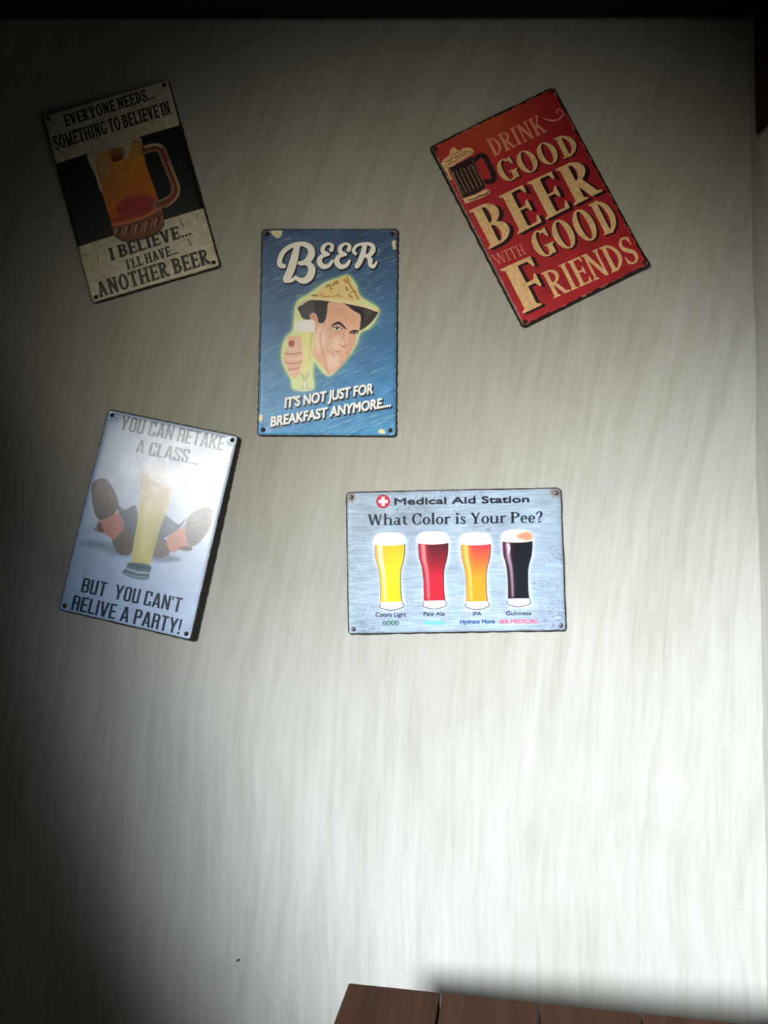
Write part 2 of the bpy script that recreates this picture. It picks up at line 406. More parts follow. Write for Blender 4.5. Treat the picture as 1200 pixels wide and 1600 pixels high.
# ---- condensed poster capitals (cap height 1)
def condensed_text(txt, t=.15, gap=.07, W=.42):
    out = []; x = 0.; h = t*.82
    R = lambda a, b, c, d: [(a, b), (c, b), (c, d), (a, d)]
    B = lambda x0, y0, x1, y1, w: [(x0-w/2, y0), (x0+w/2, y0), (x1+w/2, y1), (x1-w/2, y1)]
    def rr(x0, y0, x1, y1, r, n=5, q=(1, 1, 1, 1)):
        P = []
        for k, (cx, cy, a) in enumerate(((x1-r, y1-r, 0), (x0+r, y1-r, 90), (x0+r, y0+r, 180), (x1-r, y0+r, 270))):
            if q[k]: P += [(cx+r*math.cos(math.radians(a+90*i/n)), cy+r*math.sin(math.radians(a+90*i/n))) for i in range(n+1)]
            else: P.append(((x1, y1), (x0, y1), (x0, y0), (x1, y0))[k])
        return P
    def hollow(x0, y0, x1, y1, q=(1, 1, 1, 1)):
        o = rr(x0, y0, x1, y1, .17, 5, q); i = rr(x0+t, y0+h, x1-t, y1-h, .06, 5, q)
        return [o+[o[0]]+[i[0]]+i[::-1]]
    for c in txt:
        w = W
        if c == ' ': x += .22; continue
        if c == 'O': g = hollow(0, 0, w, 1)
        elif c == 'D': g = hollow(0, 0, w, 1, (1, 0, 0, 1))
        elif c == 'C': g = [rr(0, 0, t, 1, .07, 5, (0, 1, 1, 0)), rr(0, 1-h, w, 1, .06, 5), rr(0, 0, w, h, .06, 5), R(w-t, .68, w, 1-h/2), R(w-t, h/2, w, .33)]
        elif c == 'U': g = [R(0, .1, t, 1), R(w-t, .1, w, 1), rr(0, 0, w, h*1.15, .1, 5, (0, 0, 1, 1))]
        elif c == 'I': w = t; g = [R(0, 0, t, 1)]
        elif c == 'L': w = .36; g = [R(0, 0, t, 1), R(0, 0, w, h)]
        elif c in 'EF': w = .38; g = [R(0, 0, t, 1), R(0, 1-h, w, 1), R(0, .5-h/2, w-.04, .5+h/2)]+([R(0, 0, w, h)] if c == 'E' else [])
        elif c == 'T': w = .42; g = [R(w/2-t/2, 0, w/2+t/2, 1), R(0, 1-h, w, 1)]
        elif c == 'N': w = .46; g = [R(0, 0, t, 1), R(w-t, 0, w, 1), B(t*.55, 1, w-t*.55, 0, t)]
        elif c == 'A': w = .48; g = [B(t*.5, 0, w/2-.02, 1, t), B(w-t*.5, 0, w/2+.02, 1, t), R(.1, .2, w-.1, .2+h)]
        elif c == 'V': w = .48; g = [B(t*.5, 1, w/2-.02, 0, t), B(w-t*.5, 1, w/2+.02, 0, t)]
        elif c == 'Y': w = .48; g = [B(t*.5, 1, w/2, .38, t), B(w-t*.5, 1, w/2, .38, t), R(w/2-t/2, 0, w/2+t/2, .45)]
        elif c == 'K': w = .46; g = [R(0, 0, t, 1), B(t+.02, .42, w-t*.5, 1, t), B(t+.06, .6, w-t*.5, 0, t)]
        elif c in 'PR': g = [R(0, 0, t, 1)]+hollow(0, .44, w, 1, (1, 0, 0, 1))+([B(w-t*.55, .5, w-t*.45, 0, t)] if c == 'R' else [])
        elif c == 'B': g = hollow(0, .46, w, 1, (1, 0, 0, 1))+hollow(0, 0, w, .56, (1, 0, 0, 1))
        elif c == 'S': g = [rr(0, 1-h, w, 1, .06, 5), rr(0, 0, w, h, .06, 5), R(0, .58, t, 1-h/2), R(w-t, .7, w, 1-h/2), R(w-t, h/2, w, .42), R(0, h/2, t, .3), B(t*.6, .64, w-t*.6, .36, t*1.25)]
        elif c == 'J': w = .34; g = [R(w-t, .1, w, 1), rr(0, 0, w, h, .06, 5), R(0, h/2, t, .28)]
        elif c == 'M': w = .6; g = [R(0, 0, t, 1), R(w-t, 0, w, 1), B(t*.5, 1, w/2, .1, t*.9), B(w-t*.5, 1, w/2, .1, t*.9)]
        elif c == '.': w = t; g = [R(0, 0, t, t)]
        elif c == "'": w = t*.8; g = [[(0, 1), (w, 1), (w*.8, .7), (w*.2, .7)]]
        elif c == '!': w = t; g = [R(0, 0, t, t), [(0, 1), (t, 1), (t*.8, .26), (t*.2, .26)]]
        else: g = []
        for q in g: out.append([(a+x, b) for a, b in q])
        x += w+gap
    return out, x-gap

def sans_text(txt, bold=0., squeeze_gap=1.):
    """Blender's own built-in font, turned into triangles; cap height 1"""
    cu = bpy.data.curves.new('lettering', 'FONT'); cu.body = txt; cu.offset = bold; cu.resolution_u = 5; cu.space_character = squeeze_gap
    ob = bpy.data.objects.new('lettering', cu); me = ob.to_mesh(); me.calc_loop_triangles()
    v = np.array([q.co[:2] for q in me.vertices]); cap = .682+2*bold
    tri = [v[list(t.vertices)] for t in me.loop_triangles]
    x0, x1 = v[:, 0].min(), v[:, 0].max()
    ob.to_mesh_clear(); bpy.data.objects.remove(ob); bpy.data.curves.remove(cu)
    out = []
    for q in tri:
        q = (q-[x0, -bold])/cap; out.append(q)
    return out, (x1-x0)/cap
def print_believe():
    # zoomed crop: origin (50,100), x3.75
    p = Print(200, 300, [(70, 185.3), (263.3, 122.7), (345, 418), (144.7, 476)], seed=11)
    p.sp(50, 100, 3.75)
    H, W = p.H, p.W
    n = fractal(H, W, 40, 40, p.rng, 5)
    p.img[:] = lin_col((20, 21, 20))
    p.paint((fractal(H, W, 14, 5, p.rng, 4) > .68), (84, 84, 72), .5, 1)
    cream = lin_col((214, 208, 180))*(.84+.3*n[..., None])
    top = p.mask([[(60, 310), (820, 60), (866, 362), (500, 480), (135, 606)]])
    bot = p.mask([[(268, 1082), (1010, 848), (1130, 1210), (330, 1430)]])
    p.paint(top | bot, cream, 1, 1)
    spk = (fractal(H, W, 22, 6, p.rng, 4) > .70) & (top | bot)
    p.paint(spk, (120, 108, 84), .5, 1)
    for a, b in (((865, 920), (890, 960)), ((915, 1035), (935, 1075)), ((388, 1140), (392, 1165)), ((960, 880), (972, 900))):
        p.line([a, b], 6, (90, 70, 45), .8, 1)
    # mug
    body = [(352, 560), (375, 640), (410, 740), (445, 860), (470, 950), (486, 1010), (530, 1045), (600, 1046), (690, 1022), (750, 985), (776, 945), (768, 880), (742, 800), (708, 700), (672, 600), (648, 470), (610, 440), (520, 480), (380, 540)]
    m = p.mask([body])
    X0 = np.clip((p.Y/p.H-.34)/.36, 0, 1)[..., None]
    amber = lin_col((226, 150, 52))*(1-X0)+lin_col((196, 82, 30))*X0
    amber = amber*(.86+.28*fractal(H, W, 60, 16, p.rng, 4))[..., None]
    p.paint(m, amber, 1, 1.5)
    p.blob([(380, 560), (470, 520), (480, 700), (440, 790), (420, 720)], (188, 128, 74), .55, 14)
    p.blob([(650, 560), (670, 600), (725, 790), (690, 800), (640, 640)], (214, 128, 30), .5, 10)
    p.disc((620, 840), 120, 58, (168, 46, 54), .85, 16, -.25)
    p.line([(470, 930), (560, 905), (650, 870), (720, 838)], 18, (150, 44, 34), .7, 6)
    p.line([(470, 952), (560, 938), (660, 905), (735, 860)], 12, (226, 160, 110), .7, 3)
    base = [(472, 962), (560, 950), (660, 915), (745, 866), (768, 880), (776, 945), (750, 985), (690, 1022), (600, 1046), (530, 1045), (486, 1010)]
    p.poly(base, (128, 78, 52), .95, 2)
    for k in range(15):
        t = k/14; x = 492+268*t; y = 1000-70*t+14*math.sin(t*3)
        c = [(232, 204, 160), (60, 30, 22), (190, 130, 84)][k % 3]
        p.line([(x+8, y-30), (x-6, y+18)], [9, 4], c, .8, 1.5)
    p.line([(486, 1012), (530, 1044), (600, 1046), (690, 1022), (752, 984), (776, 945)], 7, (70, 44, 30), .9, 1.5)
    # handle
    hd = [(648, 515), (700, 500), (752, 500), (782, 560), (815, 645), (846, 735), (826, 790), (775, 822), (735, 836)]
    p.line(hd, 52, (148, 132, 116), 1, 1.5)
    p.line(hd, 34, (168, 88, 52), 1, 1.5)
    p.line(hd, 12, (92, 44, 28), .8, 2)
    p.line([(668, 498), (720, 482), (762, 492)], 12, (222, 214, 200), .9, 3)
    p.line([(800, 580), (835, 660), (862, 740), (840, 800), (790, 850)], 6, (226, 196, 168), .9, 2)
    p.line([(452, 870), (430, 790), (395, 690)], 8, (224, 170, 110), .6, 2)
    # foam and drips
    foam = [(330, 540), (345, 470), (400, 440), (480, 425), (560, 430), (640, 442), (640, 470), (600, 470), (575, 520), (568, 555), (545, 560), (525, 520), (490, 510), (430, 528), (385, 545), (380, 590), (388, 650), (405, 700), (418, 765), (400, 740), (375, 660), (345, 600)]
    p.paint(p.mask([spline(foam, 6)]), cream*.97, 1, 2)
    p.blob([(392, 560), (440, 555), (470, 580), (462, 660), (430, 690), (400, 640)], (196, 176, 128), .65, 8)
    p.blob([(470, 560), (535, 545), (530, 572), (480, 585)], (86, 36, 22), .85, 3)
    p.blob([(470, 515), (535, 500), (545, 545), (480, 560)], (142, 86, 48), .7, 3)
    p.blob([(585, 470), (640, 450), (645, 530), (600, 560), (580, 520)], (206, 160, 88), .8, 5)
    p.line([(590, 475), (612, 460), (636, 470)], 6, (110, 70, 40), .8, 1.5)
    p.line([(340, 548), (420, 520), (505, 502)], 7, (128, 120, 96), .6, 2)
    ink = (26, 25, 22)
    rough = (fractal(H, W, 8, 8, p.rng, 3) < .74)
    for t, a, b, h, k in (('EVERYONE NEEDS...', (210, 384), (722, 206), 67, 0), ('SOMETHING TO BELIEVE IN', (152, 520), (820, 294), 78, 0),
                          ('I BELIEVE...', (466, 1162), (936, 1008), 74, 0), ("I'LL HAVE...", (562, 1216), (858, 1118), 58, 0), ('ANOTHER BEER', (396, 1378), (1048, 1176), 92, 0)):
        g, w = serif_text(t, T=.2, t=.13, sh=.05, st=.11, gap=.07, space=.22)
        p.paint(p.text_mask(g, w, a, b, h) & rough, ink, .96, .8)
    p.wear((34, 25, 20), (150, 140, 112), .9, 1.6, .62)
    return p.out('print_believe')

def print_friends():
    # origin (650,120), x3.158
    p = Print(200, 300, [(672.8, 232.4), (865, 134.2), (1012.6, 414.5), (816, 518)], seed=21)
    p.sp(650, 120, 3.158)
    H, W = p.H, p.W
    n = fractal(H, W, 160, 160, p.rng, 5)[..., None]
    red = lin_col((176, 38, 44)); dark = lin_col((138, 24, 34)); org = lin_col((206, 88, 44))
    v = (p.Y/H)[..., None]; u = (p.X/W)[..., None]
    k = np.clip(1-v*3.4, 0, 1)*np.clip(1.15-abs(u-.45)*2.1, 0, 1)
    d = np.clip(u*1.6-.7, 0, 1)*np.clip(1.1-abs(v-.35)*2.4, 0, 1)
    p.img[:] = (red*(1-k)+org*k)*(1-d*.6)+dark*d*.6
    p.img *= (.88+.24*n)
    cr = lin_col((240, 196, 138))*(.86+.26*fractal(H, W, 20, 20, p.rng, 5))[..., None]
    pink = lin_col((232, 150, 118))*(.9+.2*n)
    pits = fractal(H, W, 6, 6, p.rng, 3) < .80
    def word(t, b0, b1, h0, h1, col, shade=None, T=.19, tt=.06, gap=.08, sh=.07):
        g, w = serif_text(t, T=T, t=tt, sh=sh, st=.05, gap=gap)
        if shade:
            o = np.array(shade)
            for q in (.4, .7, 1.): p.paint(p.text_mask(g, w, np.array(b0)+o*q, np.array(b1)+o*q, h0, h1), (40, 12, 18), .95, 1)
        p.paint(p.text_mask(g, w, b0, b1, h0, h1) & pits, col, 1, .8)
    word('DRINK', (386, 404), (645, 272), 92, 92, pink, None, .16, .07, .06)
    word('GOOD', (432, 536), (806, 372), 112, 112, cr, (9, 3))
    word('BEER', (358, 864), (908, 566), 214, 196, cr, (22, 5), .2, .06, .1)
    word('WITH', (396, 944), (542, 884), 58, 58, (226, 140, 120), None, .1, .05, .05)
    word('GOOD', (604, 908), (1006, 752), 128, 182, cr, (12, 4), .2)
    word('F', (524, 1184), (668, 1112), 248, 244, cr, (20, 4), .26, .08)
    word('RIENDS', (674, 1104), (1098, 906), 140, 138, cr, None, .15, .07, .05)
    p.line([(626, 204), (648, 214), (680, 216), (708, 205), (722, 184), (716, 166), (700, 162), (690, 174), (700, 184)], [3, 9, 10, 8, 7, 6, 5, 5, 4], pink, 1, 1)
    # beer mug picture, crop origin (660,150) x6.667
    p.sp(660, 150, 6.667)
    bl = (42, 24, 24)
    p.line([(560, 680), (610, 640), (660, 660), (710, 760), (745, 850), (745, 890), (700, 915), (660, 910)], 52, bl, 1, 1)
    p.poly([(282, 770), (400, 720), (525, 650), (570, 760), (620, 870), (668, 970), (560, 1040), (430, 1100), (350, 930)], bl, 1, 1)
    p.poly([(425, 1090), (560, 1045), (660, 990), (700, 1000), (705, 1030), (640, 1075), (520, 1120), (450, 1146)], cr, 1, 1)
    p.line([(470, 1112), (540, 1095), (600, 1065), (660, 1045), (695, 1010)], [5, 10, 12, 8], bl, 1, 1)
    for x, y in ((325, 830), (400, 795), (480, 760)):
        p.line([(x, y), (x+35, y-22), (x+140, y+195), (x+105, y+225), (x, y)], 7, (214, 160, 120), .95, .8, False)
    p.line([(525, 690), (560, 780), (620, 880), (670, 980)], 6, (200, 150, 120), .9, .8)
    p.line([(300, 790), (340, 900), (390, 1020), (425, 1100)], 8, (220, 170, 130), .9, .8)
    fo = [(205, 740), (235, 680), (285, 640), (300, 590), (340, 555), (385, 590), (440, 562), (500, 560), (540, 590), (520, 630), (470, 660), (425, 690), (370, 720), (330, 755), (290, 770), (285, 810), (310, 870), (320, 900), (290, 890), (250, 850), (235, 790)]
    p.paint(p.mask([spline(fo, 6)]), cr, 1, 1)
    for s_ in (((230, 710), (290, 700), (330, 660), (390, 650)), ((240, 760), (300, 725), (350, 700), (420, 655)), ((300, 640), (360, 620), (400, 600), (450, 610)), ((420, 620), (470, 600), (520, 600)), ((350, 680), (400, 630), (440, 640), (500, 615)), ((250, 800), (270, 840), (290, 870))):
        p.line(s_, [4, 8, 7, 4], (150, 62, 40), .95, .8)
    p.wear((44, 22, 20), (226, 158, 128), 3.4, 2.2, .60, 7)
    return p.out('print_friends')

def print_breakfast():
    p = Print(200, 300, [(409, 359.8), (623, 358), (618.4, 683.1), (403.5, 681)], seed=31)
    H, W = p.H, p.W
    p.sp(390, 340, 4.444)
    n = fractal(H, W, 200, 200, p.rng, 5)[..., None]
    v = (p.Y/H)[..., None]
    p.img[:] = lin_col((70, 92, 128))*(1-v)+lin_col((82, 156, 210))*v
    p.img *= (.86+.28*n)
    # slanted pale streaks
    q = (p.X*.42+p.Y); r = (p.X-p.Y*.42)
    a = grid_noise(H, W, 1, 1, p.rng)
    base = fractal(int(H*1.5), int(W*2.2), 9, 120, p.rng, 4)
    yy = np.clip(q.astype(int), 0, base.shape[0]-1); xx = np.clip((r+H*.42).astype(int), 0, base.shape[1]-1)
    st = base[yy, xx]; patch = fractal(H, W, 120, 200, p.rng, 3)
    p.paint(np.clip((st-.60)*7, 0, 1)*np.clip((patch-.40)*5, 0, 1), (170, 206, 196), .62, .6)
    p.paint(np.clip((.36-st)*6, 0, 1), (44, 66, 104), .5, 1)
    # glow
    fig = [(330, 600), (420, 540), (520, 470), (640, 425), (690, 415), (740, 480), (770, 560), (890, 640), (885, 700), (830, 780), (770, 810), (745, 880), (700, 960), (620, 1050), (550, 1110), (480, 1050), (450, 1000), (440, 1100), (440, 1200), (310, 1200), (290, 1130), (240, 1040), (225, 950), (250, 850), (300, 800), (310, 720)]
    gm = p.mask([spline(fig, 6)]).astype(np.float32)
    g2 = np.clip(blur(gm, 26)*1.8, 0, 1)
    p.paint(g2, (140, 188, 150), .6)
    g1 = np.clip(blur(gm, 12)*1.5, 0, 1)
    p.paint(g1, (246, 250, 176), .88)
    # BEER lettering
    white = (255, 251, 238); blk = (24, 24, 28)
    def letters(off, grow, col):
        o = np.array(off); P = []
        def st_(pts, w): P.extend([np.array(z)+o for z in stroke_pieces(pts, np.array(w)+grow)])
        st_([(238, 350), (212, 340), (212, 300), (240, 245), (300, 205), (370, 195), (420, 220), (430, 265), (405, 310), (360, 332)], [34, 38, 36, 34, 32, 34, 46, 52, 46, 30])
        st_([(330, 215), (312, 290), (285, 380), (256, 440)], [40, 54, 56, 52])
        st_([(345, 330), (400, 330), (432, 365), (420, 420), (380, 452), (335, 440), (320, 425)], [26, 36, 50, 54, 46, 30, 22])
        st_([(250, 452), (290, 450), (320, 430)], [30, 28, 22])
        for dx, dy in ((0, 0), (120, 0)):
            st_([(568+dx, 236+dy), (575+dx, 205+dy), (545+dx, 192+dy), (512+dx, 215+dy), (512+dx, 250+dy), (548+dx, 266+dy)], [32, 24, 18, 30, 34, 22])
            st_([(548+dx, 268+dy), (500+dx, 282+dy), (486+dx, 320+dy), (510+dx, 352+dy), (550+dx, 346+dy), (575+dx, 312+dy)], [20, 30, 40, 38, 28, 20])
        st_([(736, 262), (722, 240), (745, 205), (800, 190), (850, 200), (858, 235), (835, 268), (800, 280)], [24, 26, 22, 22, 30, 38, 32, 20])
        st_([(800, 205), (788, 260), (765, 320), (745, 350)], [34, 38, 38, 34])
        st_([(812, 275), (838, 300), (838, 335), (860, 352), (884, 318)], [26, 36, 34, 26, 14])
        p.paint(p.mask(P), col, 1, .8)
    letters((7, 9), 8, blk); letters((2, 3), 9, blk); letters((0, 0), 0, white)
    # slogan
    for t, a_, b_, h in (("IT'S NOT JUST FOR", (248, 1328), (852, 1228), 66), ('BREAKFAST ANYMORE....', (152, 1454), (976, 1318), 64)):
        g, w = sans_text(t)
        for o in ((8, 10), (5, 6), (2, 3)):
            p.paint(p.text_mask(g, w, np.array(a_)+o, np.array(b_)+o, h, shear=.06, grow=7), (20, 24, 34), .95, .6)
        p.paint(p.text_mask(g, w, a_, b_, h, shear=.06, grow=4.5), (255, 254, 248), 1, .6)
    # ---- figure, crop origin (430,430) x7.0588
    p.sp(430, 430, 7.0588)
    skin = (244, 192, 162); lt = (255, 226, 206); sh = (186, 118, 92); dk = (56, 44, 46)
    # hat under-brim and hair
    p.blob([(250, 380), (300, 330), (400, 285), (600, 300), (800, 325), (1000, 370), (1130, 410), (1120, 460), (1040, 560), (930, 630), (880, 560), (600, 450), (480, 540), (400, 520), (310, 500), (270, 430)], (66, 60, 60), 1, 2)
    p.blob([(430, 330), (600, 310), (590, 420), (540, 540), (490, 556), (450, 450)], (44, 38, 44), 1, 3)
    p.blob([(740, 330), (940, 350), (1000, 420), (960, 520), (940, 460), (860, 420)], (44, 38, 44), 1, 3)
    p.blob([(960, 400), (1080, 420), (1010, 500), (980, 470)], (92, 86, 84), .6, 8)
    p.blob([(300, 400), (420, 330), (430, 420), (340, 460)], (92, 86, 84), .5, 8)
    # face
    p.blob([(590, 325), (700, 322), (780, 350), (860, 410), (940, 462), (938, 560), (925, 640), (895, 720), (880, 790), (820, 870), (770, 960), (700, 1050), (640, 1090), (590, 1118), (560, 1080), (480, 980), (420, 900), (430, 780), (440, 640), (470, 560), (545, 540), (575, 430)], skin, 1, 2)
    p.blob([(600, 340), (720, 340), (820, 420), (900, 480), (880, 560), (700, 500), (600, 520), (570, 460)], (236, 176, 140), .6, 12)
    p.blob([(450, 620), (560, 570), (600, 650), (560, 760), (480, 880), (440, 800)], lt, .8, 12)
    p.blob([(600, 760), (700, 700), (760, 800), (640, 850), (590, 820)], lt, .7, 10)
    p.blob([(580, 900), (700, 920), (690, 1020), (600, 1040), (570, 970)], lt, .75, 12)
    p.blob([(790, 700), (870, 740), (860, 810), (800, 850)], (234, 180, 150), .8, 8)
    p.blob([(560, 560), (620, 590), (640, 700), (580, 740), (540, 650)], (230, 170, 146), .45, 14)
    p.line([(545, 560), (500, 700), (520, 860), (560, 1000), (590, 1100)], 16, (206, 146, 110), .6, 6)
    p.line([(700, 1050), (790, 930), (850, 830)], 16, (226, 130, 110), .5, 6)
    # eyes, brows, nose, mouth
    p.line([(622, 585), (660, 560), (710, 552), (780, 615)], [10, 26, 30, 12], (50, 34, 38), 1, 2)
    p.line([(820, 660), (860, 640), (915, 638)], [10, 24, 16], (50, 34, 38), 1, 2)
    p.blob([(640, 605), (690, 595), (735, 620), (700, 630), (655, 625)], (236, 226, 222), 1, 2)
    p.disc((684, 610), 16, 14, (58, 40, 44), 1, 1.5)
    p.line([(632, 602), (690, 590), (742, 618)], 8, (70, 42, 42), 1, 1.5)
    p.line([(650, 640), (700, 645), (740, 630)], 6, (176, 110, 94), .8, 2)
    p.blob([(850, 672), (885, 655), (912, 668), (880, 684)], (232, 220, 216), 1, 2)
    p.disc((872, 668), 11, 10, (58, 40, 44), 1, 1.5)
    p.line([(842, 668), (880, 655), (915, 662)], 7, (70, 42, 42), 1, 1.5)
    p.line([(790, 660), (795, 740), (780, 800)], [6, 12, 8], lt, .9, 3)
    p.line([(715, 770), (735, 805), (770, 805), (790, 780)], [5, 9, 9, 5], (170, 92, 76), .95, 2)
    p.line([(760, 650), (745, 700), (720, 740)], 8, (196, 130, 104), .7, 3)
    p.line([(670, 855), (710, 872), (760, 885), (800, 870)], [4, 9, 10, 4], (158, 74, 64), .95, 1.5)
    p.line([(700, 890), (745, 905)], 10, (214, 132, 116), .8, 3)
    p.line([(620, 800), (640, 860), (650, 930)], 8, (196, 134, 108), .6, 3)
    p.line([(690, 985), (740, 960)], 8, (206, 146, 120), .6, 3)
    for pts, wd in ((((600, 560), (625, 530), (665, 515)), 5), (((560, 600), (590, 612), (620, 608)), 5), (((565, 640), (600, 640), (630, 628)), 4), (((575, 830), (600, 780), (650, 760)), 6), (((600, 850), (620, 900), (660, 940)), 5), (((640, 400), (720, 400), (800, 440)), 5), (((650, 440), (730, 445), (790, 480)), 4), (((820, 830), (800, 900), (780, 940)), 5), (((740, 660), (700, 670), (660, 665)), 5)):
        p.line(pts, wd, (196, 132, 106), .7, 2)
    p.poly([(700, 866), (760, 884), (795, 872), (760, 896), (715, 886)], (250, 240, 232), .9, 1.5)
    # ear
    p.blob([(380, 480), (410, 440), (450, 450), (475, 520), (470, 620), (440, 660), (410, 560)], (240, 184, 152), 1, 2)
    p.line([(395, 500), (425, 465), (450, 530)], 10, (168, 100, 76), .8, 3)
    # hat crown and brim edge
    p.blob([(250, 372), (320, 320), (410, 275), (600, 295), (800, 318), (1000, 362), (1135, 410), (1120, 425), (1000, 384), (800, 342), (600, 312), (400, 296), (300, 350)], (252, 232, 178), 1, 1.5)
    p.blob([(400, 272), (440, 225), (520, 170), (600, 110), (680, 70), (770, 40), (800, 30), (840, 80), (880, 150), (930, 290), (800, 305), (600, 280)], (244, 214, 140), 1, 2)
    for pts, w in ((((560, 150), (600, 130), (620, 180)), 20), (((640, 130), (680, 90), (690, 120)), 22), (((760, 70), (790, 100)), 16), (((790, 40), (820, 120), (870, 200), (920, 290)), 14), (((410, 245), (470, 250)), 18), (((500, 230), (540, 260), (600, 255)), 12), (((710, 150), (715, 210), (690, 250), (740, 258)), 8), (((820, 240), (850, 205), (900, 200)), 9), (((810, 240), (850, 270)), 14), (((780, 160), (800, 190)), 20), (((620, 262), (700, 245)), 7)):
        p.line(pts, w, (140, 108, 56), .75, 2)
    p.blob([(640, 160), (700, 120), (760, 150), (740, 230), (660, 220)], (240, 218, 156), .6, 8)
    # hand
    p.blob([(140, 700), (200, 690), (290, 700), (300, 800), (330, 860), (350, 950), (290, 1040), (270, 1100), (230, 1150), (180, 1130), (130, 1040), (100, 960), (110, 870), (150, 800)], (246, 196, 168), 1, 2)
    for pts in (((110, 880), (200, 892), (290, 870)), ((120, 980), (220, 990), (310, 965)), ((150, 1060), (220, 1050), (260, 1040))):
        p.line(pts, 10, (170, 106, 84), .85, 3)
    for pts in (((150, 840), (250, 845), (320, 860)), ((130, 935), (230, 940), (320, 920)), ((170, 1090), (230, 1090))):
        p.line(pts, 18, (255, 228, 206), .8, 5)
    p.blob([(150, 760), (190, 735), (220, 760), (205, 800), (165, 805)], (176, 84, 66), .95, 3)
    p.line([(150, 720), (210, 712), (280, 730)], 16, (240, 200, 172), .8, 4)
    p.blob([(225, 765), (240, 770), (236, 800), (222, 795)], (246, 232, 222), .9, 2)
    # glass of beer and foam
    p.poly([(282, 640), (430, 640), (410, 820), (390, 960), (372, 1085), (282, 1085), (300, 960), (300, 820)], (246, 238, 156), .92, 2)
    p.poly([(330, 650), (372, 650), (355, 1070), (320, 1070)], (246, 240, 176), .8, 5)
    p.poly([(395, 650), (425, 650), (385, 960), (372, 950)], (206, 190, 110), .6, 4)
    p.blob([(222, 535), (320, 515), (430, 525), (440, 620), (420, 645), (240, 640), (220, 600)], (250, 246, 240), 1, 3)
    for pts in (((285, 1100), (320, 1150), (310, 1220), (300, 1270)), ((370, 1100), (345, 1150), (350, 1220), (370, 1270))):
        p.line(pts, 7, (118, 128, 112), .85, 1.5)
    p.poly([(300, 1095), (365, 1095), (335, 1160)], (226, 222, 170), .6, 3)
    p.disc((318, 1272), 108, 20, (214, 220, 200), .6, 3)
    p.line([(215, 1272), (318, 1290), (425, 1272)], 7, (240, 244, 236), .8, 1.5)
    p.disc((325, 1210), 26, 26, (242, 244, 238), .7, 4)
    # chips in the corners
    p.sp(390, 340, 4.444)
    for pts in ([(135, 100), (235, 100), (215, 150), (190, 158), (165, 140)], [(985, 175), (1020, 160), (1018, 240), (998, 225)], [(70, 1360), (100, 1385), (90, 1420), (68, 1430)], [(880, 1500), (905, 1468), (930, 1480), (950, 1512)]):
        m = p.mask([pts]).astype(np.float32); m = blur(m, 9)+.5*(fractal(H, W, 14, 14, p.rng, 3)-.5) > .5
        p.paint(m & (blur(p.mask([pts]).astype(np.float32), 9) > .05), (232, 224, 176), 1, 1)
    p.wear((78, 66, 54), (206, 206, 168), 1.0, 1.4, .60, 8)
    for c in ((95, 105), (1030, 95)):
        p.disc(c, 42, 30, (92, 74, 58), .75, 10)
    return p.out('print_breakfast')

